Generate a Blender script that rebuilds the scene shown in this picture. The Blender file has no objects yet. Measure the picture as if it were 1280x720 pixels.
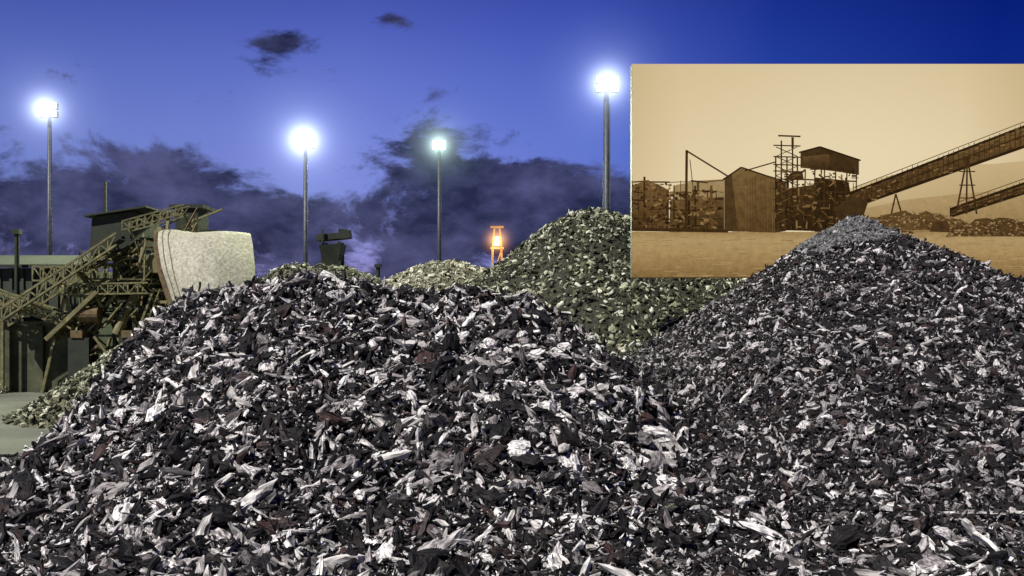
import bpy, math, random
import numpy as np
from mathutils import Vector, noise as mnoise
rng=np.random.default_rng(7); random.seed(7)
scene=bpy.context.scene
scene.view_settings.view_transform='Standard'
scene.view_settings.look='None'; scene.view_settings.exposure=0

def lin(c):
    c=c/255.0
    return c/12.92 if c<=0.04045 else ((c+0.055)/1.055)**2.4
def S(r,g,b,a=1.0): return (lin(r),lin(g),lin(b),a)

# ------------------------------------------------------------------ helpers
class MB:
    def __init__(s): s.v=[]; s.f=[]; s.m=[]
    def add(s,vs,fs,m=0):
        o=len(s.v); s.v+= [tuple(p) for p in vs]; s.f+=[tuple(i+o for i in f) for f in fs]; s.m+=[m]*len(fs)
    def box(s,lo,hi,m=0):
        x0,y0,z0=lo; x1,y1,z1=hi
        s.add([(x0,y0,z0),(x1,y0,z0),(x1,y1,z0),(x0,y1,z0),(x0,y0,z1),(x1,y0,z1),(x1,y1,z1),(x0,y1,z1)],
              [(0,3,2,1),(4,5,6,7),(0,1,5,4),(1,2,6,5),(2,3,7,6),(3,0,4,7)],m)
    def beam(s,a,b,w=0.1,h=None,m=0):
        a=Vector(a); b=Vector(b); d=(b-a).normalized(); h=h or w
        up=Vector((0,0,1)) if abs(d.z)<0.95 else Vector((0,1,0))
        x=d.cross(up).normalized()*w/2; y=x.cross(d).normalized()*h/2
        s.add([a-x-y,a+x-y,a+x+y,a-x+y,b-x-y,b+x-y,b+x+y,b-x+y],
              [(0,1,2,3),(4,7,6,5),(0,4,5,1),(1,5,6,2),(2,6,7,3),(3,7,4,0)],m)
    def cyl(s,a,b,r0,r1=None,n=12,m=0):
        r1=r0 if r1 is None else r1
        a=Vector(a); b=Vector(b); d=(b-a).normalized()
        up=Vector((0,0,1)) if abs(d.z)<0.95 else Vector((0,1,0))
        x=d.cross(up).normalized(); y=x.cross(d).normalized()
        vs=[]
        for p,r in((a,r0),(b,r1)):
            for i in range(n):
                t=2*math.pi*i/n; vs.append(p+x*math.cos(t)*r+y*math.sin(t)*r)
        fs=[(i,(i+1)%n,n+(i+1)%n,n+i) for i in range(n)]+[tuple(range(n))[::-1],tuple(range(n,2*n))]
        s.add(vs,fs,m)
    def truss(s,a,b,depth,n,w=0.08,m=0,width=0.0):
        a=Vector(a); b=Vector(b); u=Vector((0,0,depth))
        for off in ([0] if not width else [-width/2,width/2]):
            o=Vector((0,off,0))
            s.beam(a+o,b+o,w,m=m); s.beam(a+u+o,b+u+o,w,m=m)
            for i in range(n):
                p=a.lerp(b,i/n)+o; q=a.lerp(b,(i+1)/n)+o
                s.beam(p,p+u,w*0.7,m=m)
                if i%2: s.beam(p,q+u,w*0.6,m=m)
                else: s.beam(p+u,q,w*0.6,m=m)
    def obj(s,name,mats,parent=None,smooth=False):
        me=bpy.data.meshes.new(name); me.from_pydata(s.v,[],s.f); me.update()
        for mt in mats: me.materials.append(mt)
        me.polygons.foreach_set('material_index',s.m)
        if smooth: me.polygons.foreach_set('use_smooth',[True]*len(s.f))
        ob=bpy.data.objects.new(name,me); scene.collection.objects.link(ob)
        if parent: ob.parent=parent
        return ob
def empty(name,loc=(0,0,0)):
    e=bpy.data.objects.new(name,None); e.location=loc; scene.collection.objects.link(e); return e

def new_mat(name):
    m=bpy.data.materials.new(name); m.use_nodes=True; nt=m.node_tree
    return m,nt,nt.nodes['Principled BSDF'],nt.nodes,nt.links
def ramp(nodes,stops,interp='LINEAR'):
    r=nodes.new('ShaderNodeValToRGB'); cr=r.color_ramp; cr.interpolation=interp
    while len(cr.elements)<len(stops): cr.elements.new(0.5)
    for e,(p,c) in zip(cr.elements,stops): e.position=p; e.color=c if len(c)==4 else (*c,1)
    return r
def mottled(name,c1,c2,scale=3,rough=0.8,metal=0.0,bump=0.3,c3=None):
    m,nt,b,N,L=new_mat(name)
    tc=N.new('ShaderNodeTexCoord'); n=N.new('ShaderNodeTexNoise'); n.inputs['Scale'].default_value=scale; n.inputs['Detail'].default_value=8; n.inputs['Roughness'].default_value=0.7
    L.new(tc.outputs['Object'],n.inputs['Vector'])
    st=[(0.3,c1),(0.62,c2)]
    if c3: st.append((0.75,c3))
    r=ramp(N,st); L.new(n.outputs['Fac'],r.inputs[0]); L.new(r.outputs[0],b.inputs['Base Color'])
    b.inputs['Roughness'].default_value=rough; b.inputs['Metallic'].default_value=metal
    bp=N.new('ShaderNodeBump'); bp.inputs['Strength'].default_value=bump; bp.inputs['Distance'].default_value=0.05
    L.new(n.outputs['Fac'],bp.inputs['Height']); L.new(bp.outputs[0],b.inputs['Normal'])
    return m
def chip_mat(name,stops,metal=0.25,rough=0.5,nscale=6,lo=0.45,hi=1.25):
    m,nt,b,N,L=new_mat(name)
    oi=N.new('ShaderNodeObjectInfo'); r=ramp(N,stops); L.new(oi.outputs['Random'],r.inputs[0])
    tc=N.new('ShaderNodeTexCoord'); n=N.new('ShaderNodeTexNoise'); n.inputs['Scale'].default_value=nscale; n.inputs['Detail'].default_value=5
    mp=N.new('ShaderNodeMapping'); mp.inputs['Scale'].default_value=(.5,2.2,2.2); L.new(tc.outputs['Object'],mp.inputs[0])
    ad=N.new('ShaderNodeVectorMath'); ad.operation='ADD'
    sc=N.new('ShaderNodeMath'); sc.operation='MULTIPLY'; sc.inputs[1].default_value=91.0
    L.new(oi.outputs['Random'],sc.inputs[0]); L.new(mp.outputs[0],ad.inputs[0]); L.new(sc.outputs[0],ad.inputs[1]); L.new(ad.outputs[0],n.inputs['Vector'])
    mr=N.new('ShaderNodeMapRange'); mr.inputs['From Min'].default_value=0.38; mr.inputs['From Max'].default_value=0.60; mr.inputs['To Min'].default_value=lo; mr.inputs['To Max'].default_value=hi
    L.new(n.outputs['Fac'],mr.inputs['Value'])
    mx=N.new('ShaderNodeVectorMath'); mx.operation='SCALE'; L.new(r.outputs[0],mx.inputs[0]); L.new(mr.outputs[0],mx.inputs['Scale'])
    L.new(mx.outputs[0],b.inputs['Base Color']); b.inputs['Metallic'].default_value=metal; b.inputs['Roughness'].default_value=rough
    b.inputs['Specular IOR Level'].default_value=.3
    bp=N.new('ShaderNodeBump'); bp.inputs['Strength'].default_value=0.6; bp.inputs['Distance'].default_value=0.04
    L.new(n.outputs['Fac'],bp.inputs['Height']); L.new(bp.outputs[0],b.inputs['Normal'])
    return m

# ------------------------------------------------------------------ chip templates
def strip(r,thin=False):
    n=7; w=r.uniform(.08,.20) if not thin else r.uniform(.03,.055); t=r.uniform(.05,.11) if not thin else .035
    k=r.normal(0,.6); tw=r.normal(0,1.0); vs=[];fs=[]; ang=0; p=np.array([-.5,0,0.]); bendat=r.integers(1,5)
    yaw=0
    for i in range(n+1):
        ang2=tw*(i/n-.5); wi=w/2*r.uniform(.6,1.25); 
        if i in(0,n): wi*=r.uniform(.2,.8)
        d=np.array([math.cos(ang)*math.cos(yaw),math.sin(yaw),math.sin(ang)*math.cos(yaw)]); up=np.array([-math.sin(ang),0,math.cos(ang)]); sd=np.array([0,1,0.])
        a=math.cos(ang2)*sd+math.sin(ang2)*up; b=-math.sin(ang2)*sd+math.cos(ang2)*up
        off=r.normal(0,.012,3)
        for s1,s2 in((-1,-1),(1,-1),(1,1),(-1,1)): vs.append(p+off+a*s1*wi+b*s2*t/2+r.normal(0,.008,3))
        p=p+d/n; ang+=k/n+(r.normal(0,.4) if i==bendat else 0); yaw+=r.normal(0,.15)
    for i in range(n):
        for j in range(4): fs.append((4*i+j,4*i+(j+1)%4,4*i+4+(j+1)%4,4*i+4+j))
    fs+=[(3,2,1,0),(4*n,4*n+1,4*n+2,4*n+3)]
    return vs,fs
def plate(r):
    n=r.integers(7,12); asp=r.uniform(.22,.5); t=r.uniform(.08,.18); vs=[(0,0,r.normal(0,.04)+t/2),(0,0,-t)];fs=[]
    for i in range(n):
        a=2*math.pi*(i+r.uniform(-.3,.3))/n; rr=r.uniform(.28,.55)
        x=math.cos(a)*rr;y=math.sin(a)*rr*asp;z=r.normal(0,.04); vs+=[(x,y,z+t/2),(x*.92,y*.92,z-t/2)]
    for i in range(n):
        a=2+2*i; b=2+2*((i+1)%n); fs+=[(0,a,b),(1,b+1,a+1),(a,a+1,b+1,b)]
    return vs,fs
def chunk(r,long=False):
    import bmesh
    bm=bmesh.new(); bmesh.ops.create_icosphere(bm,subdivisions=2,radius=.5)
    o=Vector(r.uniform(-50,50,3)); sy=r.uniform(.35,.75) if not long else r.uniform(.2,.34); sz=r.uniform(.3,.6) if not long else r.uniform(.16,.28); vs=[]
    for v in bm.verts:
        c=v.co.normalized(); q=Vector((round(c.x*1.6)/1.6,round(c.y*1.6)/1.6,round(c.z*1.6)/1.6))*.5
        c=v.co*.5+q*.5; c=c*(1+.5*mnoise.noise(c*3+o)); vs.append((c.x,c.y*sy,c.z*sz))
    fs=[tuple(v.index for v in f.verts) for f in bm.faces]; bm.free(); return vs,fs
def templates(name,mat,counts):
    col=bpy.data.collections.new(name); k=0; r=np.random.default_rng(11)
    for fn,c in counts:
        for i in range(c):
            vs,fs=fn(r); me=bpy.data.meshes.new('shred'); me.from_pydata([tuple(map(float,v)) for v in vs],[],fs); me.update(); me.materials.append(mat)
            ob=bpy.data.objects.new('%s_%02d'%(name,k),me); col.objects.link(ob); k+=1
    return col,k
def scatter(name,parent,pos,nrm,scl,idx,col,sigma=.5):
    n=len(pos)
    z=nrm+rng.normal(0,sigma,(n,3)); z/=np.linalg.norm(z,axis=1)[:,None]
    t=rng.normal(0,1,(n,3)); x=np.cross(t,z); x/=np.linalg.norm(x,axis=1)[:,None]; y=np.cross(z,x)
    b=-np.arcsin(np.clip(x[:,2],-1,1)); a=np.arctan2(y[:,2],z[:,2]); c=np.arctan2(x[:,1],x[:,0])
    rot=np.stack([a,b,c],1)
    me=bpy.data.meshes.new(name); me.vertices.add(n); me.vertices.foreach_set('co',pos.astype(np.float32).ravel())
    for nm,ar in(('rot',rot),('scl',scl)):
        at=me.attributes.new(nm,'FLOAT_VECTOR','POINT'); at.data.foreach_set('vector',ar.astype(np.float32).ravel())
    at=me.attributes.new('idx','INT','POINT'); at.data.foreach_set('value',idx.astype(np.int32))
    ob=bpy.data.objects.new(name,me); scene.collection.objects.link(ob); ob.parent=parent
    ng=bpy.data.node_groups.new(name,'GeometryNodeTree')
    ng.interface.new_socket('Geometry',in_out='INPUT',socket_type='NodeSocketGeometry'); ng.interface.new_socket('Geometry',in_out='OUTPUT',socket_type='NodeSocketGeometry')
    N=ng.nodes;L=ng.links; gi=N.new('NodeGroupInput');go=N.new('NodeGroupOutput')
    iop=N.new('GeometryNodeInstanceOnPoints'); ci=N.new('GeometryNodeCollectionInfo'); ci.inputs['Collection'].default_value=col
    ci.inputs['Separate Children'].default_value=True; ci.inputs['Reset Children'].default_value=True
    def na(nm,dt):
        q=N.new('GeometryNodeInputNamedAttribute'); q.data_type=dt; q.inputs['Name'].default_value=nm; return [o for o in q.outputs if o.enabled and o.name=='Attribute'][0]
    e=N.new('FunctionNodeEulerToRotation')
    L.new(gi.outputs[0],iop.inputs['Points']); L.new(ci.outputs[0],iop.inputs['Instance']); iop.inputs['Pick Instance'].default_value=True
    L.new(na('idx','INT'),iop.inputs['Instance Index']); L.new(na('rot','FLOAT_VECTOR'),e.inputs[0]); L.new(e.outputs[0],iop.inputs['Rotation'])
    L.new(na('scl','FLOAT_VECTOR'),iop.inputs['Scale']); L.new(iop.outputs[0],go.inputs[0])
    md=ob.modifiers.new('scatter','NODES'); md.node_group=ng
    return ob

# ------------------------------------------------------------------ terrain functions
def fbm(seed,n,f0,f1):
    r=np.random.default_rng(seed); fr=np.exp(r.uniform(math.log(f0),math.log(f1),n)); th=r.uniform(0,6.283,n); ph=r.uniform(0,6.283,n)
    def f(x,y):
        o=0
        for a,b,c in zip(fr,th,ph): o=o+np.sin(x*a*np.cos(b)+y*a*np.sin(b)+c)/a
        return o*f0/math.sqrt(n)*1.6
    return f
nA=fbm(1,36,1.6,18); nB=fbm(2,36,2.0,18); nC_=fbm(4,24,7,30)
def segd(x,y,p,q,front,back,side):
    dx=q[0]-p[0]; dy=q[1]-p[1]; t=np.clip(((x-p[0])*dx+(y-p[1])*dy)/(dx*dx+dy*dy+1e-9),0,1)
    ex=(x-p[0]-t*dx)*side; ey=y-p[1]-t*dy; ey=np.where(ey<0,ey*front,ey*back)
    return np.sqrt(ex*ex+ey*ey),t
def smax(a,b,k=.25):
    h=np.clip(.5+.5*(a-b)/k,0,1); return b*(1-h)+a*h+k*h*(1-h)
def sst(a,b,x):
    t=np.clip((x-a)/(b-a),0,1); return t*t*(3-2*t)
def HL(x,y):
    d,t=segd(x,y,(-4.35,14.2),(0.1,12.8),.60,1.0,1.0)
    top=2.88+.30*np.exp(-((x+2.75)/.8)**2)-.12*t
    h=top-.82*(np.sqrt(d*d+.28**2)-.28)-.55*sst(-4.6,-6.2,x)-.17*sst(-3.4,-4.5,x)
    base=.60*sst(-5.0,-2.8,x)*(1-sst(12,17,y))
    return smax(h,base,.4)+.11*nA(x,y)+.045*nC_(x,y)-.02
def HR(x,y):
    d,t=segd(x,y,(5.5,16.0),(5.52,16.0),.58,1.0,1.0)
    h=4.08-.64*(np.sqrt(d*d+.12**2)-.12)*np.where(x>5.5,.93,1.0)
    base=.55*(1-sst(13,18,y))*sst(-1.5,1.0,x)-1.2*(1-sst(-2.5,.5,x))
    return smax(h,base,.4)+.06*nB(x,y)+.02*nC_(x,y)-.02
def grid_obj(name,H,x0,x1,y0,y1,st,mat,parent,mask=None,minz=-.3):
    xs=np.arange(x0,x1+st,st); ys=np.arange(y0,y1+st,st); X,Y=np.meshgrid(xs,ys); Z=np.maximum(H(X,Y),minz)
    ny,nx=X.shape; v=np.stack([X,Y,Z],-1).reshape(-1,3)
    ii=np.arange(ny*nx).reshape(ny,nx); f=np.stack([ii[:-1,:-1],ii[:-1,1:],ii[1:,1:],ii[1:,:-1]],-1).reshape(-1,4)
    zc=Z[:-1,:-1].ravel(); keep=zc>minz+.001
    if mask is not None: keep&=mask(X,Y)[:-1,:-1].ravel()
    f=f[keep]
    me=bpy.data.meshes.new(name); me.from_pydata(v.tolist(),[],f.tolist()); me.update(); me.materials.append(mat)
    me.polygons.foreach_set('use_smooth',[True]*len(f))
    ob=bpy.data.objects.new(name,me); scene.collection.objects.link(ob); ob.parent=parent; return ob
def surf_pts(H,n,x0,x1,y0,y1,cond,sink=0.0):
    x=rng.uniform(x0,x1,n); y=rng.uniform(y0,y1,n); z=H(x,y); k=cond(x,y,z); x,y,z=x[k],y[k],z[k]
    e=.06; nx=-(H(x+e,y)-H(x-e,y))/(2*e); ny=-(H(x,y+e)-H(x,y-e))/(2*e); N=np.stack([nx,ny,np.ones_like(nx)],1); N/=np.linalg.norm(N,axis=1)[:,None]
    return np.stack([x,y,z-sink],1),N

# ------------------------------------------------------------------ materials
m_dark=mottled('packed_scrap_fines',(.003,.003,.003),(.014,.013,.013),30,.9)
m_chipL=chip_mat('shredded_metal',[(0,(.005,.0045,.005)),(.55,(.017,.015,.016)),(.60,(.06,.03,.026)),(.65,(.11,.10,.10)),(.77,(.38,.345,.34)),(.86,(.80,.76,.73)),(1,(1.,.98,.94))],.0,.65,6,.25,1.15)
m_frag=chip_mat('metal_fragments',[(0,(.006,.0055,.006)),(.50,(.03,.027,.028)),(.58,(.25,.23,.23)),(.72,(.8,.77,.75)),(1,(1.,.99,.96))],.0,.6,6,.5,1.15)
m_fragR=chip_mat('fine_fragments',[(0,(.006,.0055,.006)),(.56,(.03,.027,.028)),(.66,(.2,.185,.185)),(.84,(.65,.61,.6)),(1,(1.,.97,.94))],.0,.6,6,.5,1.15)
m_chipBig=chip_mat('large_plates',[(0,(.28,.26,.25)),(.4,(.56,.53,.5)),(1,(.95,.91,.85))],.0,.65,4,.35,1.1)
m_chipR=chip_mat('fine_shredded_metal',[(0,(.005,.0045,.005)),(.55,(.019,.016,.018)),(.61,(.06,.032,.028)),(.67,(.09,.082,.085)),(.84,(.38,.35,.35)),(1,(.95,.91,.88))],.0,.65,6,.25,1.15)
m_chipC=chip_mat('gravel_cap',[(0,(.05,.05,.05)),(1,(.36,.36,.35))],.0,.7)
m_chipG=chip_mat('olive_scrap',[(0,(.014,.016,.009)),(.35,(.052,.056,.03)),(.58,(.18,.185,.105)),(.8,(.46,.465,.31)),(1,(.85,.85,.68))],.0,.75)  # olive hue carries the green light falling on the back piles
m_chipK=chip_mat('khaki_scrap',[(0,(.08,.08,.045)),(.25,(.34,.33,.21)),(1,(.92,.9,.72))],.0,.75)
m_olivebase=mottled('olive_fines',(.008,.009,.005),(.038,.04,.02),12)
m_khakibase=mottled('khaki_fines',(.04,.04,.02),(.16,.16,.09),12)

thin=lambda r:strip(r,True)
longc=lambda r:chunk(r,True)
colL,nL=templates('shred_large',m_chipL,[(strip,18),(thin,8),(plate,6),(chunk,4),(longc,9)])
colF,nF=templates('fragment',m_frag,[(strip,6),(thin,4),(plate,6),(chunk,5)])
colFR,nFR=templates('fragment_fine',m_fragR,[(strip,5),(thin,2),(plate,6),(chunk,6)])
colB,nBg=templates('shred_plate',m_chipBig,[(plate,5),(strip,6),(longc,6)])
colR,nR=templates('shred_fine',m_chipR,[(chunk,6),(plate,8),(strip,8),(thin,2),(longc,5)])
colC,nC=templates('gravel',m_chipC,[(chunk,6)])
colG,nG=templates('olive',m_chipG,[(chunk,7),(plate,5),(strip,3)])
colK,nK=templates('khaki',m_chipK,[(chunk,6),(plate,6),(strip,3)])

Htot=lambda x,y: smax(HL(x,y),HR(x,y),.25)
isL=lambda x,y: HL(x,y)>=HR(x,y)
view=lambda x,y: np.abs(x)<.57*y+1.0
pileL=empty('scrap_metal_pile'); pileR=empty('scrap_metal_pile')
grid_obj('packed_core',Htot,-10,16,2.5,22,.07,m_dark,pileL,mask=isL)
grid_obj('packed_core',Htot,-10,16,2.5,22,.07,m_dark,pileR,mask=lambda x,y:~isL(x,y))
def scl(n,lo,hi,p=1.6,iso=.25):
    L_=lo+(hi-lo)*rng.random(n)**p; s=np.stack([L_,L_*rng.uniform(.7,1.2,n),L_*rng.uniform(.7,1.2,n)],1); return s
def near(x,y): return np.clip(1.35-(y-5)/14,.35,1)
# left pile
cond=lambda x,y,z:isL(x,y)&view(x,y)&(z>.0)&(y<17)&(rng.random(len(x))<near(x,y)+.1)
P,Nn=surf_pts(Htot,150000,-9.5,9,4.8,17,cond); n=len(P); P[:,2]+=rng.uniform(-.03,.10,n)
scatter('shredded_pieces',pileL,P,Nn,scl(n,.08,.36,2.4),rng.integers(0,nL,n),colL,.5)
P,Nn=surf_pts(Htot,230000,-9.5,9,4.8,17,lambda x,y,z:isL(x,y)&view(x,y)&(z>.0)&(y<16.5)&(rng.random(len(x))<near(x,y)*.8)); n=len(P); P[:,2]+=rng.uniform(.0,.10,n)
scatter('small_fragments',pileL,P,Nn,scl(n,.022,.08,1.5),rng.integers(0,nF,n),colF,.9)
P,Nn=surf_pts(Htot,1400,-9.5,9,4.8,15,lambda x,y,z:isL(x,y)&view(x,y)&(z>.3)); n=len(P); P[:,2]+=.09
scatter('large_plates',pileL,P,Nn,scl(n,.16,.46,2.2),rng.integers(0,nBg,n),colB,.3)
# right pile
P,Nn=surf_pts(Htot,210000,-1,14,4.8,18,lambda x,y,z:~isL(x,y)&view(x,y)&(rng.random(len(x))<near(x,y)+.2)); n=len(P); P[:,2]+=rng.uniform(-.02,.06,n)
scatter('shredded_pieces',pileR,P,Nn,scl(n,.05,.18,2.0),rng.integers(0,nR,n),colR,.6)
P,Nn=surf_pts(Htot,150000,-1,14,4.8,17.5,lambda x,y,z:~isL(x,y)&view(x,y)&(rng.random(len(x))<near(x,y)*.8)); n=len(P); P[:,2]+=rng.uniform(.0,.06,n)
scatter('small_fragments',pileR,P,Nn,scl(n,.02,.06,1.3),rng.integers(0,nFR,n),colFR,.9)
P,Nn=surf_pts(Htot,800,-1,12,5.5,12,lambda x,y,z:~isL(x,y)&view(x,y)); n=len(P); P[:,2]+=.05
scatter('large_plates',pileR,P,Nn,scl(n,.1,.28,2.2),rng.integers(0,nBg,n),colB,.4)
P,Nn=surf_pts(Htot,9000,4.6,6.1,14.8,16.6,lambda x,y,z:(z>3.5+.12*np.sin(x*9))&(x<5.75)); n=len(P); P[:,2]+=rng.uniform(.03,.08,n)
scatter('gravel_cap',pileR,P,Nn,scl(n,.03,.08),rng.integers(0,nC,n),colC,.8)

# back piles
def backpile(p,q,top,sl,x0,x1,y0,y1,base,col,nc,npts,s0,s1,seed,drop=0.0,na_=.13):
    nf=fbm(seed,30,1.2,9)
    def H(x,y):
        d,t=segd(x,y,p,q,1,1,1); return top-drop*t-sl*(np.sqrt(d*d+.5**2)-.5)+na_*nf(x,y)
    e=empty('scrap_metal_pile'); grid_obj('packed_core',H,x0,x1,y0,y1,.15,base,e)
    P,Nn=surf_pts(H,npts,x0,x1,y0,y1,lambda x,y,z:(z>0)&(y<max(p[1],q[1])+1.2)); n=len(P); P[:,2]+=rng.uniform(-.02,.1,n)
    scatter('shredded_pieces',e,P,Nn,scl(n,s0,s1,1.5),rng.integers(0,nc,n),col,.7)
backpile((2.2,26),(6.5,27),5.32,.66,-7,16,17.5,35,m_olivebase,colG,nG,60000,.07,.22,21,.5)
backpile((-2.2,29),(-1.6,29),4.15,.62,-9,6,21,36,m_khakibase,colK,nK,36000,.06,.22,22)
backpile((-6.2,28),(-4.9,28),3.95,.6,-13,2,20,36,m_khakibase,colG,nG,36000,.06,.24,23)
backpile((-12.2,32.6),(-10.8,31.8),1.7,.8,-15,-6,28,35,m_olivebase,colG,nG,12000,.07,.28,24)

# ------------------------------------------------------------------ ground
mg,nt,b,N,L=new_mat('yard_concrete')
tc=N.new('ShaderNodeTexCoord'); n1=N.new('ShaderNodeTexNoise'); n1.inputs['Scale'].default_value=.35; n1.inputs['Detail'].default_value=10; n1.inputs['Roughness'].default_value=.7
n2=N.new('ShaderNodeTexNoise'); n2.inputs['Scale'].default_value=9; n2.inputs['Detail'].default_value=6
L.new(tc.outputs['Object'],n1.inputs['Vector']);L.new(tc.outputs['Object'],n2.inputs['Vector'])
r=ramp(N,[(.3,(.10,.11,.08)),(.7,(.23,.24,.18))]); L.new(n1.outputs['Fac'],r.inputs[0])
mr=N.new('ShaderNodeMapRange'); mr.inputs['To Min'].default_value=.6; mr.inputs['To Max'].default_value=1.3; L.new(n2.outputs['Fac'],mr.inputs['Value'])
vs_=N.new('ShaderNodeVectorMath'); vs_.operation='SCALE'; L.new(r.outputs[0],vs_.inputs[0]); L.new(mr.outputs[0],vs_.inputs['Scale']); L.new(vs_.outputs[0],b.inputs['Base Color']); b.inputs['Roughness'].default_value=.75
bp=N.new('ShaderNodeBump'); bp.inputs['Strength'].default_value=.3; L.new(n2.outputs['Fac'],bp.inputs['Height']); L.new(bp.outputs[0],b.inputs['Normal'])
g=MB(); g.add([(-900,-100,0),(900,-100,0),(900,1500,0),(-900,1500,0)],[(0,1,2,3)]); g.obj('ground',[mg])

# ------------------------------------------------------------------ steel materials
m_steel=mottled('galvanised_pole',(.03,.035,.04),(.075,.085,.095),6,.5,.3)
m_olive=mottled('olive_lit_steel',(.05,.048,.02),(.22,.20,.085),5,.7,0,.4,(.5,.45,.22))  # olive-yellow yard lighting is put into the steel colour
m_dkol=mottled('dark_olive_cladding',(.010,.014,.010),(.03,.037,.018),2,.8)
m_wall=mottled('green_lit_concrete',(.03,.034,.018),(.10,.105,.055),1.6,.9,0,.5,(.2,.2,.12))  # green cast of the yard lighting mixed into the concrete colour
m_cream=mottled('scuffed_cream_sheet',(.20,.19,.13),(.55,.53,.41),11,.75,0,.7,(.95,.93,.78))
m_rust=mottled('rusty_rim',(.05,.035,.015),(.16,.11,.045),7,.8)

def emis(name,c,s):
    m=bpy.data.materials.new(name); m.use_nodes=True; N=m.node_tree.nodes; N.clear(); o=N.new('ShaderNodeOutputMaterial'); e=N.new('ShaderNodeEmission'); e.inputs[0].default_value=(*c,1); e.inputs[1].default_value=s; m.node_tree.links.new(e.outputs[0],o.inputs[0]); return m
def glow_volume(name,c,K,p,K2=.1):  # emissive falloff volume that imitates lamp glare, no real mist
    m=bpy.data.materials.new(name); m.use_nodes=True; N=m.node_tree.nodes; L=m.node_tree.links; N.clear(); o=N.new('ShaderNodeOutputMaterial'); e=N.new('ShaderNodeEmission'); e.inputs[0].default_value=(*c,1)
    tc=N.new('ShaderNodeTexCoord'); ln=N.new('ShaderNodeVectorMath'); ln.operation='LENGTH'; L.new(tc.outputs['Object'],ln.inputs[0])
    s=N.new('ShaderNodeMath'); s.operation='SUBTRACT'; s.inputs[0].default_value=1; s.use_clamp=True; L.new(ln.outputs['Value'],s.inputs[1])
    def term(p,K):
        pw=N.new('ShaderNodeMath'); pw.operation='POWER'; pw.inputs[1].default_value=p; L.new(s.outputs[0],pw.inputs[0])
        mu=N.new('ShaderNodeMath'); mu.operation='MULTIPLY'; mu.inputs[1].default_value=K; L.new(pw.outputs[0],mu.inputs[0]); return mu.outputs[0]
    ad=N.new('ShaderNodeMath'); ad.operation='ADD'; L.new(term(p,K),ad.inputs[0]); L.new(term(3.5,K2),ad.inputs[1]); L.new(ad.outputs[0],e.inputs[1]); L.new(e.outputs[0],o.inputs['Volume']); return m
def sphere(name,loc,r,mat,parent):
    import bmesh
    bm=bmesh.new(); bmesh.ops.create_icosphere(bm,subdivisions=4,radius=1); me=bpy.data.meshes.new(name); bm.to_mesh(me); bm.free(); me.materials.append(mat)
    ob=bpy.data.objects.new(name,me); ob.location=loc; ob.scale=(r,r,r); scene.collection.objects.link(ob); ob.parent=parent; return ob

def mast(x,y,z,r,sc,gcol,lens,R,K,W,lcol,aim):
    e=empty('floodlight_mast',(x,y,0))
    p=MB(); p.cyl((0,0,0),(0,0,z-.3),r*1.3,r*.8,14); p.cyl((0,0,0),(0,0,.35),r*2.2,r*2.0,14)
    p.cyl((0,0,z-.3),(0,0,z+.5*sc),r*.7,r*.5)
    p.beam((r*1.1,-r,.5),(r*.9,-r*.8,z-.6),.035)
    p.obj('pole',[m_steel],e,True)
    h=MB()
    for zz in(0,.36*sc): h.beam((-.4*sc,0,z+zz),(.4*sc,0,z+zz),.08)
    for zz in(0,.36*sc):
        for xx in(-.32*sc,0,.32*sc):
            a=.14*sc; h.box((xx-a,-.34,z+zz-a),(xx+a,-.08,z+zz+a),0)
            h.box((xx-a*.85,-.35,z+zz-a*.85),(xx+a*.85,-.343,z+zz+a*.85),1)
    h.obj('lamp_head',[m_steel,lens],e)
    sphere('lamp_glow',(0,-.4,z+.18*sc),R,glow_volume('glare_volume',gcol,K,16.0,.11),e)  # added glow ball standing in for the glare around the head
    l=bpy.data.lights.new('floodlight','SPOT'); l.energy=W; l.color=lcol; l.shadow_soft_size=.4; l.spot_size=math.radians(95); l.spot_blend=.6
    lo=bpy.data.objects.new('floodlight',l); lo.location=(0,-.8,z+.1); scene.collection.objects.link(lo); lo.parent=e
    lo.rotation_euler=(Vector(aim)-Vector((x,y,z))).to_track_quat('-Z','Y').to_euler()
lens=emis('lamp_lens',(.95,.97,1),30); lens2=emis('lamp_lens_green',(.9,1,.88),20)
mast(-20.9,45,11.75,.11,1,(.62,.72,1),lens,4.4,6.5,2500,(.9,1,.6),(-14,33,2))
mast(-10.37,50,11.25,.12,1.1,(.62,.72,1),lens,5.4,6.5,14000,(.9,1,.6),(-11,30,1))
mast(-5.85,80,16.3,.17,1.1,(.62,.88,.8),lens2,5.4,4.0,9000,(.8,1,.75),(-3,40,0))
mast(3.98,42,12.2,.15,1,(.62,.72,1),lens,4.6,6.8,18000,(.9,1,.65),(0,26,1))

# orange-lit small tower
e=empty('signal_tower',(-1.35,90,0)); t=MB()
for sx in(-.55,.55):
    t.beam((sx*1.2,0,0),(sx*.7,0,9.0),.2); t.beam((sx*.7,0,9),(sx*.4,0,10.9),.16)
for zz in(3,6,9,10.9): t.beam((-.6,0,zz),(.6,0,zz),.18)
for zz in(0,3,6): t.beam((-.55,0,zz),(.45,0,zz+3),.1)
t.obj('frame',[mottled('orange_lit_steel',(.35,.2,.08),(.5,.3,.12))],e)  # orange lamplight is put into the frame's base colour
t=MB(); t.cyl((0,-.3,9.2),(0,-.3,10.0),.22,.16); t.obj('warning_lamp',[emis('orange_lamp',(1,.65,.35),6)],e)
sphere('lamp_glow',(0,-.3,9.7),2.6,glow_volume('orange_glow',(1,.45,.14),2.6,6.0,.05),e)  # added glow ball imitating the orange lamp's glare
l=bpy.data.lights.new('warning_light','POINT'); l.energy=130; l.color=(1,.6,.28); l.shadow_soft_size=.3; lo=bpy.data.objects.new('warning_light',l); lo.location=(0,-1,9.3); scene.collection.objects.link(lo); lo.parent=e

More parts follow.
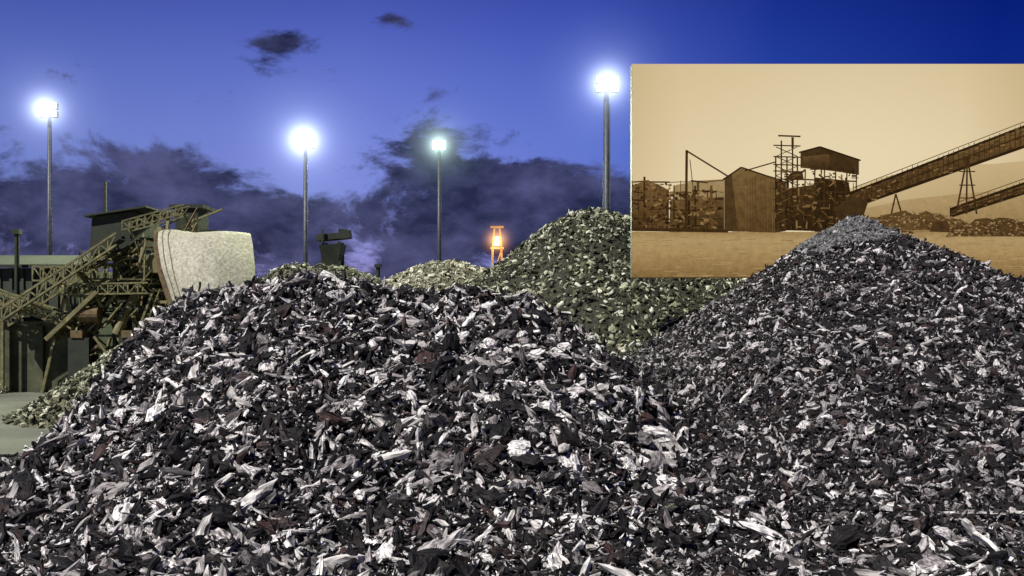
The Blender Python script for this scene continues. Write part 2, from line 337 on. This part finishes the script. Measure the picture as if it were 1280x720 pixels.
# hopper tower (dark, flat-topped) behind the small pile
e=empty('hopper_tower',(-9.0,50,0)); t=MB()
for sx in(-.5,.5):
    for sy in(-.5,.5): t.beam((sx,sy,0),(sx*.8,sy,6.4),.14)
for zz in(1.5,3,4.5): t.beam((-.5,-.5,zz),(.5,-.5,zz+1.3),.09); t.beam((-.5,-.5,zz),(.5,-.5,zz),.09)
t.add([(-.35,-.5,5.1),(.35,-.5,5.1),(.35,.5,5.1),(-.35,.5,5.1),(-.55,-.8,6.2),(.55,-.8,6.3),(.55,.8,6.3),(-.55,.8,6.2)],[(0,3,2,1),(4,5,6,7),(0,1,5,4),(1,2,6,5),(2,3,7,6),(3,0,4,7)])
t.beam((-.75,0,6.6),(.9,0,6.75),.9,.3); t.beam((.3,0,7.0),(.9,0,6.9),.3,.2); t.beam((-.4,-.6,6.3),(-.4,-.6,7.0),.1)
t.obj('frame',[m_dkol],e)
for (x,y,z,w) in((-4.5,80,7.2,.22),(-4.1,80,6.6,.16),(-17.9,36,5.6,.1),(-7.4,55,5.4,.14)):
    e=MB(); e.cyl((x,y,0),(x,y,z),w,w*.8); e.box((x-w*1.3,y-w*1.3,z),(x+w*1.3,y+w*1.3,z+.18)); e.obj('steel_post',[m_dkol])

# ------------------------------------------------------------------ left: wall, shed, plant
e=empty('retaining_wall'); w=MB()
w.box((-26,34.5,0),(-14.6,35.1,2.3)); w.box((-26.1,34.4,2.303),(-14.5,35.2,2.45))
x=-25.5
while x<-14.7:
    w.box((x-.14,34.28,0),(x+.14,34.497,2.298)); x+=1.15
w.obj('wall_panels',[m_wall],e)
e2=MB(); e2.box((-27,36.5,0),(-15.9,40,4.4)); 
e2.add([(-27.3,36.2,4.4),(-15.6,36.2,4.4),(-15.6,40.3,5.0),(-27.3,40.3,5.0),(-27.3,36.2,4.52),(-15.6,36.2,4.52),(-15.6,40.3,5.12),(-27.3,40.3,5.12)],[(0,3,2,1),(4,5,6,7),(0,1,5,4),(1,2,6,5),(2,3,7,6),(3,0,4,7)],2)
x=-26.8
while x<-16:
    e2.box((x,36.44,0),(x+.1,36.497,4.39)); x+=.42
e2.box((-18.3,36.40,2.6),(-17.1,36.437,3.6),1)
sh=empty('storage_shed'); e2.obj('shed_body',[mottled('green_shed_cladding',(.025,.035,.022),(.05,.062,.04),1.5),m_dkol,m_dkol],sh)
backpile((-20.5,33.8),(-18.6,33.8),.6,.62,-24,-16.5,32,34.4,m_khakibase,colK,nK,6000,.08,.25,31,0,.05)

pl=empty('shredding_plant')
t=MB()
t.add([(-14.4,33.9,4.7),(-13.0,33.9,5.0),(-13.0,36.5,5.0),(-14.4,36.5,4.7),(-14.3,33.9,6.0),(-12.9,33.9,6.2),(-12.9,36.5,6.2),(-14.3,36.5,6.0)],[(0,3,2,1),(4,5,6,7),(0,1,5,4),(1,2,6,5),(2,3,7,6),(3,0,4,7)],1)
t.add([(-14.5,33.7,6.0),(-12.4,33.7,6.32),(-12.4,36.7,6.32),(-14.5,36.7,6.0),(-14.5,33.7,6.06),(-12.4,33.7,6.38),(-12.4,36.7,6.38),(-14.5,36.7,6.06)],[(0,3,2,1),(4,5,6,7),(0,1,5,4),(1,2,6,5),(2,3,7,6),(3,0,4,7)],1)
t.box((-11.9,35.2,0),(-11.1,36.4,6.45),1); t.box((-12.1,35.1,6.453),(-10.9,36.5,6.58),1)
t.box((-14.2,35.6,0),(-12.2,37,4.7),1)
t.beam((-14.1,34.5,6.1),(-14.1,34.5,7.3),.09,m=1)
for xx in(-15.6,-14.7,-13.8,-12.9,-12.0,-11.1):
    t.beam((xx,34.6,0),(xx,34.6,4.2+(xx+15.6)*.42),.12,m=0)
for zz in(2.6,3.5,4.4,5.0): t.beam((-15.4+(zz-2.6)*.4,34.45,zz),(-10.9,34.45,zz+.05),.09,m=0)
rr=random.Random(5)
for i in range(260):
    x=rr.uniform(-14.9,-11.0); zt=4.3+(x+14.9)*.45; z=rr.uniform(1.2,zt); a=rr.choice([.6,.75,.9,1.2,2.2,1.57,1.57,.3,0,0]); l_=rr.uniform(.3,1.5)
    q=(x+math.cos(a)*l_,rr.uniform(33.3,34.8),min(z+math.sin(a)*l_,zt+.4)); t.beam((x,rr.uniform(33.3,34.8),z),q,rr.uniform(.03,.09),m=0 if rr.random()<.75 else rr.choice([1,2]))
t.truss((-15.2,33.6,3.35),(-12.2,33.6,3.4),.35,9,.05,0,.5)
for i in range(12): t.beam((-15.5+i*.14,33.3,1.9+i*.13),(-15.5+i*.14,34.1,1.9+i*.13),.05,.12,m=0)
t.beam((-15.6,33.3,1.85),(-13.9,33.3,3.45),.06,.14,m=0); t.beam((-15.6,34.1,1.85),(-13.9,34.1,3.45),.06,.14,m=0)
t.cyl((-13.4,33.7,2.0),(-12.3,34.4,4.9),.16,.13,m=0); t.box((-12.6,33.6,4.1),(-11.9,34.5,4.7),0); t.cyl((-14.6,33.6,2.7),(-13.9,33.6,2.7),.28,.28,16,2)
for xx in (-14.9,-13.2): t.box((xx,33.4,0),(xx+.7,34.2,1.9),1); t.box((xx+.1,33.35,1.903),(xx+.5,34.0,2.15),2)
t.truss((-17.2,33.5,2.3),(-13.1,33.5,5.0),.4,14,.07,0,1.0)
t.truss((-19.5,34.0,3.8),(-14.8,34.0,2.2),.35,14,.07,0,.8)
t.truss((-17.0,35.6,3.9),(-13.2,35.6,3.9),.5,10,.06,0,.6)
t.truss((-13.0,33.5,5.5),(-11.1,33.9,6.1),.3,8,.05,0,.6)
t.add([(-17.25,33.2,2.45),(-13.1,33.2,5.2),(-13.1,33.8,5.2),(-17.25,33.8,2.45)],[(0,1,2,3)],1)
t.add([(-19.5,33.8,4.0),(-14.8,33.8,2.4),(-14.8,34.3,2.4),(-19.5,34.3,4.0)],[(0,1,2,3)],1)
for a,bb in(((-16,33.9,0),(-15.2,33.9,3.4)),((-14.4,33.9,0),(-15.2,33.9,3.4)),((-17.4,34,0),(-17.4,34,3.0))): t.beam(a,bb,.1,m=0)
t.obj('steel_frame',[m_olive,m_dkol,m_rust],pl)
# curved cream apron (chute)
c=MB(); nu,nv=34,26; vs=[]
for lay in(0,.07):
    for j in range(nv+1):
        v=j/nv; a=v*math.radians(80)
        for i in range(nu+1):
            u=i/nu
            x0=-11.05+1.35*(1-math.cos(a*1.1))*.85; x1=-8.30+.80*math.sin(a)
            x=x0+(x1-x0)*u
            z=5.32-3.1*(1-math.cos(a*.98))-.05*math.sin(u*3.14)*(1-v)-.10*u*(1-v)+.035*math.sin(u*9+v*3)+.02*mnoise.noise(Vector((u*9,v*7,0)))
            y=31.6-2.2*math.sin(a)+lay-.95*math.sin(u*math.pi*.9+.1)+.07*mnoise.noise(Vector((u*7,v*5,3)))
            vs.append((x,y,z-lay))
nn=(nu+1)*(nv+1); fs=[]
for j in range(nv):
    for i in range(nu):
        q=j*(nu+1)+i; fs.append((q,q+nu+1,q+nu+2,q+1)); fs.append((nn+q,nn+q+1,nn+q+nu+2,nn+q+nu+1))
c.add(vs,fs,0)
ch=empty('curved_chute'); c.obj('apron_sheet',[m_cream],ch,True)
c=MB()
pr=None
for j in range(nv+1):
    q=Vector(vs[j*(nu+1)])+Vector((-.05,0.05,0))
    if pr is not None: c.beam(pr,q,.09,.2,m=0)
    pr=q
for i_ in(3,6):
    pr=None
    for j in range(nv+1):
        q=Vector(vs[j*(nu+1)+i_])+Vector((0,-.008,.008))
        if pr is not None: c.beam(pr,q,.025,.025,m=1)
        pr=q
for xx in(-10.4,-9.4,-8.5): c.beam((xx,31.9,0),(xx,31.9,4.9),.16,m=0); c.beam((xx,31.9,1.0),(xx,30.5,2.2),.1,m=0)
c.obj('rim_and_legs',[m_rust,m_olive],ch)

# ------------------------------------------------------------------ billboard (added to carry an overlaid picture; the print self-emits)
k=.01608; BX=2.412; BZ=7.645; BY=20.0; BW=8.4; BH=4.29
bb=empty('inset_board',(BX,BY,BZ))
t=MB(); t.box((0,.03,-BH),(BW,.28,0))
for xx in(3.6,5.2,6.6): t.beam((xx,.45,-BZ),(xx,.45,-.3),.22)
for zz in(-.5,-2.1,-3.8): t.beam((.2,.34,zz),(BW-.2,.34,zz),.11)
t.obj('panel_and_posts',[m_steel],bb)
V=[];F=[];C=[]
def pv(px,py,lay): return ((px-790)*k,-.0025*lay,-(py-80)*k)
def poly(pts,col,lay):
    o=len(V)
    for p in pts: V.append(pv(p[0],p[1],lay))
    F.append(tuple(range(o,o+len(pts)))); 
    cs=col if isinstance(col,list) else [col]*len(pts)
    for q in cs: C.append(S(*q))
def line(a,b,w,col,lay):
    d=Vector((b[0]-a[0],b[1]-a[1])); L_=d.length or 1; n_=Vector((-d.y,d.x))/L_*w/2
    poly([(a[0]-n_.x,a[1]-n_.y),(a[0]+n_.x,a[1]+n_.y),(b[0]+n_.x,b[1]+n_.y),(b[0]-n_.x,b[1]-n_.y)],col,lay)
def mixc(a,b_,t): return tuple(a[i]*(1-t)+b_[i]*t for i in range(3))
RX=790+BW/k; BYp=80+BH/k
gx=24
def skyc(x,y):
    u=(x-790)/490; v=(y-80)/210
    c=mixc((210,190,149),(229,210,171),min(1,v*1.1)); c=mixc(c,(240,223,187),.5*math.exp(-((u-.55)/.35)**2)*(1-abs(v-.5)))
    c=mixc(c,(180,152,108),.5*max(0,.12-u)/.12*.6+.3*max(0,u-.85)/.15); return c
for j in range(12):
    for i in range(gx):
        x0=790+(RX-790)*i/gx; x1=790+(RX-790)*(i+1)/gx; y0=80+(290-80)*j/12; y1=80+210*(j+1)/12
        poly([(x0,y0),(x0,y1),(x1,y1),(x1,y0)],[skyc(x0,y0),skyc(x0,y1),skyc(x1,y1),skyc(x1,y0)],0)
gcs=[(288,(150,122,78)),(300,(172,146,100)),(315,(166,138,92)),(332,(148,119,76)),(BYp,(128,101,60))]
for (y0,c0),(y1,c1) in zip(gcs[:-1],gcs[1:]): poly([(790,y0),(790,y1),(RX,y1),(RX,y0)],[c0,c1,c1,c0],0)
pr=random.Random(3)
for i in range(420):
    y=288+59*pr.random()**1.3; x=pr.uniform(790,RX-30); w=pr.uniform(4,22)*(.5+(y-285)/50); y=min(y,BYp-2)
    c=mixc((136,109,68),(180,153,106),pr.random()); line((x,y),(min(x+w,RX),y+pr.uniform(-.5,.5)),pr.uniform(.3,.9),c,1+i%3)
# hills
poly([(1030,262),(1060,236),(1100,222),(1140,214),(1190,206),(1240,205),(RX,198),(RX,290),(1030,290)],[(205,182,138)]*3+[(196,172,128)]*4+[(160,132,88)]*2,1)
poly([(1060,290),(1075,262),(1130,250),(1200,242),(RX,234),(RX,290)],[(140,112,70)]+[(172,146,102)]*4+[(140,112,70)],2)
poly([(836,290),(842,232),(870,226),(905,224),(905,290)],[(120,94,56)]+[(158,134,94)]*3+[(120,94,56)],2)
D=(62,43,22); M=(94,69,39); Lt=(132,104,64); D2=(44,30,15)
poly([(790,288),(790,232),(806,226),(822,230),(836,238),(836,288)],[(66,47,25),(110,84,48),(120,92,54),(112,86,50),(104,78,45),(66,47,25)],3)
poly([(836,288),(838,250),(905,246),(905,288)],[(60,43,22),(110,84,50),(104,78,46),(60,43,22)],3)
for i in range(15):
    x=791+i*7.6+pr.uniform(-2.5,2.5); top=pr.choice([221,226,232,238,244]); line((x,top),(x+pr.uniform(-.8,.8),288),pr.uniform(.8,3.4),pr.choice([D,M,D2]),4+i%2)
for y in(227,240,250,262,274,283):
    x=790
    while x<903:
        w=pr.uniform(8,30); 
        if pr.random()<.75: line((x,y+pr.uniform(-1.5,1.5)),(min(x+w,904),y+pr.uniform(-1.5,1.5)),pr.uniform(.8,2.2),pr.choice([D,M,D2]),6)
        x+=w
for i in range(300):
    x=pr.uniform(790,898); y=pr.uniform(238,286)if x>836 else pr.uniform(230,286); line((x,y),(x+pr.uniform(1,6),y+pr.uniform(-2,2)),pr.uniform(.8,4),pr.choice([D,D2,M,(70,50,26),(100,75,42),Lt]),7+i%3)
line((790,287),(910,289),4,(58,41,21),10)
line((858,188),(857,288),3.2,D,11); line((858,189),(910,221),2,D,11); line((862,200),(872,288),1,D,11)
# shed
poly([(905,289),(905,224),(926,210),(968,222),(968,291)],[(84,63,34),(112,88,52),(122,97,58),(106,82,47),(80,59,31)],9)
poly([(905,289),(905,224),(914,217),(922,289)],(74,54,30),10)
poly([(968,291),(968,222),(982,229),(982,289)],(62,44,24),10)
line((903,225),(926,209.5),2,D2,11); line((926,209.5),(984,229),2,(60,43,24),11)
for i in range(14): x=925+i*3.1; line((x,219+i*.3),(x,290),pr.uniform(.2,.8),pr.choice([(94,71,40),(82,60,32),(112,88,52)]),11)
# tower block
poly([(982,288),(982,236),(1024,230),(1024,289)],[D2,(78,56,30),(70,50,27),D2],5)
poly([(1018,290),(1018,222),(1060,226),(1066,262),(1066,290)],(46,32,16),6)
poly([(1000,210),(1000,191),(1022,184),(1040,188),(1073,201),(1073,219),(1040,214)],[(80,58,32),(68,49,26),(60,43,23),(60,43,23),(74,54,29),(60,43,23),(56,39,20)],9)
poly([(1003,207),(1003,196),(1036,193),(1036,211)],[(68,49,27),(100,76,44),(92,69,39),(64,46,25)],10)
line((998,191),(1024,184),2,D2,11); line((1024,184),(1075,201),2.2,D2,11)
for x in(1006,1018,1030,1044,1058,1070): line((x,212),(x-1,262),1.6,D,10)
for y in(224,238,250): line((984,y),(1070,y+3),1.8,D,11)
for x in(969,976,983,990,996): line((x,176 if x in(976,990) else 196),(x,286),1.8,D2,12)
for y in(182,196,206,214,224,236,250,264): line((966,y),(1000,y+1),1.5,D,13)
for i in range(8): y=184+i*12; line((969,y),(996,y+12),1.1,D,14); line((996,y),(969,y+12),1.0,M,15)
line((972,170),(1000,171),2,D,12); line((990,186),(990,172),3,D,13)
line((930,214),(968,203),1.6,D,12)
poly([(980,226),(988,216),(1002,214),(1004,224)],D,13)
for i in range(280):
    x=pr.uniform(968,1066); y=pr.uniform(212,284); a=pr.choice([0,0,1.57,1.57,.7,-.7]); l_=pr.uniform(2,11)
    line((x,y),(x+math.cos(a)*l_,min(y+math.sin(a)*l_,288)),pr.uniform(.5,2.4),pr.choice([D2,D2,D,D,M,(98,74,42),(124,97,58)]),16+i%3)
# conveyors
def conv(a,b_,th,n,lay):
    ax,ay=a;bx,by=b_
    poly([(ax,ay),(bx,by),(bx,by+th),(ax,ay+th*.7)],[(70,50,27),(118,92,55),(92,69,39),(58,41,22)],lay)
    line(a,b_,3.2,D2,lay+3); line((ax,ay+th*.7),(bx,by+th),3.6,D2,lay+3); line((ax,ay+th*.35),(bx,by+th*.45),2.0,D,lay+3)
    for i in range(n):
        t0=i/n;t1=(i+1)/n; p=(ax+(bx-ax)*t0,ay+(by-ay)*t0); q=(ax+(bx-ax)*t1,ay+(by-ay)*t1); h0=th*(.7+.3*t0)
        line(p,(p[0],p[1]+h0),pr.uniform(.8,1.6),D,lay+1)
        line((p[0],p[1]+(h0 if i%2 else 0)),(q[0],q[1]+(0 if i%2 else h0)),1,M,lay+2)
        line((p[0],p[1]-pr.uniform(2,5)),(p[0],p[1]),.8,D,lay+1)
        for _ in range(3):
            s_=pr.random(); line((p[0],p[1]+h0*s_),(p[0]+pr.uniform(2,7),p[1]+h0*s_-pr.uniform(0,3)),pr.uniform(.6,2),pr.choice([D2,D,M,(130,102,62)]),lay+4)
    line((ax+10,ay-9),(bx,by-6),.9,D,lay+1)
RXX=RX-.5
conv((1056,244),(RXX,146),26,40,19)
conv((1186,262),(RXX,218),13,16,19)
poly([(1040,262),(1062,246),(1084,252),(1078,270),(1050,280)],(62,45,24),24)
for x in(1198,1206,1214): line((1207,196),(x+(x-1206)*.6,268),2.2,D,24)
for y in(215,232,248): line((1197,y),(1217,y),1.4,D,25)
line((1118,243),(1112,270),2,D,24); line((1118,243),(1126,270),2,D,24)
def mound(x0,x1,yb,h,c,lay,seed):
    q=random.Random(seed); pts=[(x0,yb)]
    for i in range(1,18): t_=i/18; pts.append((x0+(x1-x0)*t_,yb-h*math.sin(t_*3.14)**.6*q.uniform(.8,1.1)))
    pts.append((x1,yb)); poly(pts,c,lay)
    for i in range(int((x1-x0)*3)):
        t_=q.random(); x=x0+(x1-x0)*t_; y=yb-q.random()*h*math.sin(t_*3.14)**.6*.95; line((x,y),(min(x+q.uniform(1,3.5),RX),y+q.uniform(-1.2,1.2)),q.uniform(.6,2.0),mixc(D,(170,142,98),q.random()**1.4),lay+1+i%3)
mound(1062,1215,288,24,(92,69,38),26,1); mound(1180,RXX,296,24,(78,57,31),29,2); mound(1075,1140,292,8,(100,76,44),29,4)
poly([(1160,290),(1163,278),(1182,276),(1185,291)],(70,50,27),33)
me=bpy.data.meshes.new('printed_picture'); me.from_pydata(V,[],F); me.update()
at=me.color_attributes.new('ink','FLOAT_COLOR','POINT'); at.data.foreach_set('color',np.array(C,dtype=np.float32).ravel())
mp=bpy.data.materials.new('emissive_print'); mp.use_nodes=True; N=mp.node_tree.nodes; L=mp.node_tree.links; N.clear()  # emission sets the picture's brightness, no lamps behind it
o=N.new('ShaderNodeOutputMaterial'); em=N.new('ShaderNodeEmission'); ca=N.new('ShaderNodeVertexColor'); ca.layer_name='ink'
tc=N.new('ShaderNodeTexCoord'); n1=N.new('ShaderNodeTexNoise'); n1.inputs['Scale'].default_value=7; n1.inputs['Detail'].default_value=8; n1.inputs['Roughness'].default_value=.8
L.new(tc.outputs['Object'],n1.inputs['Vector'])
bw=N.new('ShaderNodeRGBToBW'); L.new(ca.outputs[0],bw.inputs[0])
am=N.new('ShaderNodeMapRange'); am.inputs['From Min'].default_value=.05; am.inputs['From Max'].default_value=.42; am.inputs['To Min'].default_value=2.4; am.inputs['To Max'].default_value=.06; L.new(bw.outputs[0],am.inputs['Value'])
sb=N.new('ShaderNodeMath'); sb.operation='SUBTRACT'; sb.inputs[1].default_value=.5; L.new(n1.outputs['Fac'],sb.inputs[0])
ml=N.new('ShaderNodeMath'); ml.operation='MULTIPLY_ADD'; ml.inputs[2].default_value=1.0; L.new(sb.outputs[0],ml.inputs[0]); L.new(am.outputs[0],ml.inputs[1])
sc_=N.new('ShaderNodeVectorMath'); sc_.operation='SCALE'; L.new(ca.outputs[0],sc_.inputs[0]); L.new(ml.outputs[0],sc_.inputs['Scale']); L.new(sc_.outputs[0],em.inputs[0]); em.inputs[1].default_value=1; L.new(em.outputs[0],o.inputs[0])
me.materials.append(mp); ob=bpy.data.objects.new('printed_picture',me); scene.collection.objects.link(ob); ob.parent=bb

# ------------------------------------------------------------------ world
w=bpy.data.worlds.new('sky'); scene.world=w; w.use_nodes=True; N=w.node_tree.nodes; L=w.node_tree.links
bg=N['Background']; tc=N.new('ShaderNodeTexCoord'); sx=N.new('ShaderNodeSeparateXYZ'); L.new(tc.outputs['Generated'],sx.inputs[0])
def M_(op,a,b_=None,c=None,clamp=False):
    m=N.new('ShaderNodeMath'); m.operation=op; m.use_clamp=clamp
    for i,v in enumerate((a,b_,c)):
        if v is None: continue
        if hasattr(v,'links') or hasattr(v,'is_linked'): L.new(v,m.inputs[i])
        else: m.inputs[i].default_value=v
    return m.outputs[0]
z2=M_('MULTIPLY',sx.outputs['Z'],2.0,clamp=True)
sk=ramp(N,[(0,S(166,156,206)),(.1,S(150,146,214)),(.24,S(128,142,222)),(.36,S(116,132,218)),(.46,S(100,117,207)),(.56,S(80,97,190)),(.66,S(60,76,168)),(1,S(16,28,84))]); L.new(z2,sk.inputs[0])
xr=N.new('ShaderNodeMapRange'); xr.inputs['From Min'].default_value=-.45; xr.inputs['From Max'].default_value=.42; L.new(sx.outputs['X'],xr.inputs['Value'])
xc=ramp(N,[(0,(.80,.84,.80)),(.35,(1.0,1.0,.96)),(.6,(.66,.76,.88)),(.8,(.14,.29,.55)),(1,(.03,.11,.36))]); L.new(xr.outputs[0],xc.inputs[0])
mu=N.new('ShaderNodeMix'); mu.data_type='RGBA'; mu.blend_type='MULTIPLY'; mu.inputs[0].default_value=1; L.new(sk.outputs[0],mu.inputs[6]); L.new(xc.outputs[0],mu.inputs[7])
mp_=N.new('ShaderNodeMapping'); mp_.inputs['Scale'].default_value=(1,1,1.7); mp_.inputs['Location'].default_value=(.3,.1,.25); L.new(tc.outputs['Generated'],mp_.inputs[0])
nz=N.new('ShaderNodeTexNoise'); nz.inputs['Scale'].default_value=10; nz.inputs['Detail'].default_value=10; nz.inputs['Roughness'].default_value=.66; nz.inputs['Distortion'].default_value=.35; L.new(mp_.outputs[0],nz.inputs['Vector'])
band=ramp(N,[(0,(.42,)*3),(.05,(.50,)*3),(.10,(.64,)*3),(.23,(.66,)*3),(.30,(.54,)*3),(.36,(.38,)*3),(.5,(.24,)*3),(1,(.25,)*3)]); L.new(z2,band.inputs[0])
val=M_('ADD',M_('MULTIPLY_ADD',M_('SUBTRACT',nz.outputs['Fac'],.5),1.25,.5),M_('SUBTRACT',band.outputs[0],.5))
def blob(cx,cz,rx,rz,amp):
    global val
    a=M_('DIVIDE',M_('SUBTRACT',sx.outputs['X'],cx),rx); b_=M_('DIVIDE',M_('SUBTRACT',sx.outputs['Z'],cz),rz)
    d=M_('ADD',M_('MULTIPLY',a,a),M_('MULTIPLY',b_,b_)); g_=M_('EXPONENT',M_('MULTIPLY',d,-1.0)); val=M_('MULTIPLY_ADD',g_,amp,val)
blob(-.2226,.263,.045,.022,.38); blob(-.114,.289,.034,.013,.32); blob(-.09,.165,.06,.035,.2); blob(-.36,.13,.08,.04,.06); blob(-.21,.165,.07,.035,-.24); blob(-.42,.18,.05,.03,-.12); blob(.0,.10,.13,.05,.12)
mk=N.new('ShaderNodeMapRange'); mk.interpolation_type='SMOOTHSTEP'; mk.inputs['From Min'].default_value=.45; mk.inputs['From Max'].default_value=.64; L.new(val,mk.inputs['Value'])
n3=N.new('ShaderNodeTexNoise'); n3.inputs['Scale'].default_value=14; n3.inputs['Detail'].default_value=8; n3.inputs['Roughness'].default_value=.6; L.new(mp_.outputs[0],n3.inputs['Vector'])
cc=ramp(N,[(.38,S(28,31,56)),(.66,S(80,82,122))]); L.new(n3.outputs['Fac'],cc.inputs[0])
fx=N.new('ShaderNodeMix'); fx.data_type='RGBA'; L.new(M_('MULTIPLY',mk.outputs[0],.95),fx.inputs[0]); L.new(mu.outputs[2],fx.inputs[6]); L.new(cc.outputs[0],fx.inputs[7])
L.new(fx.outputs[2],bg.inputs[0]); bg.inputs[1].default_value=1.0

# key light
s=bpy.data.lights.new('sun','SUN'); s.energy=5.0; s.angle=math.radians(.6); s.color=(1,.96,.92)
so=bpy.data.objects.new('sun',s); scene.collection.objects.link(so)
so.rotation_euler=Vector((.50,.50,-.80)).to_track_quat('-Z','Y').to_euler()

# camera
cam=bpy.data.cameras.new('camera'); cam.lens=35; cam.sensor_width=36; cam.shift_y=.03125; cam.clip_end=3000; cam.clip_start=.1
co=bpy.data.objects.new('camera',cam); co.location=(0,0,2.5); co.rotation_euler=(math.radians(90),0,0); scene.collection.objects.link(co); scene.camera=co
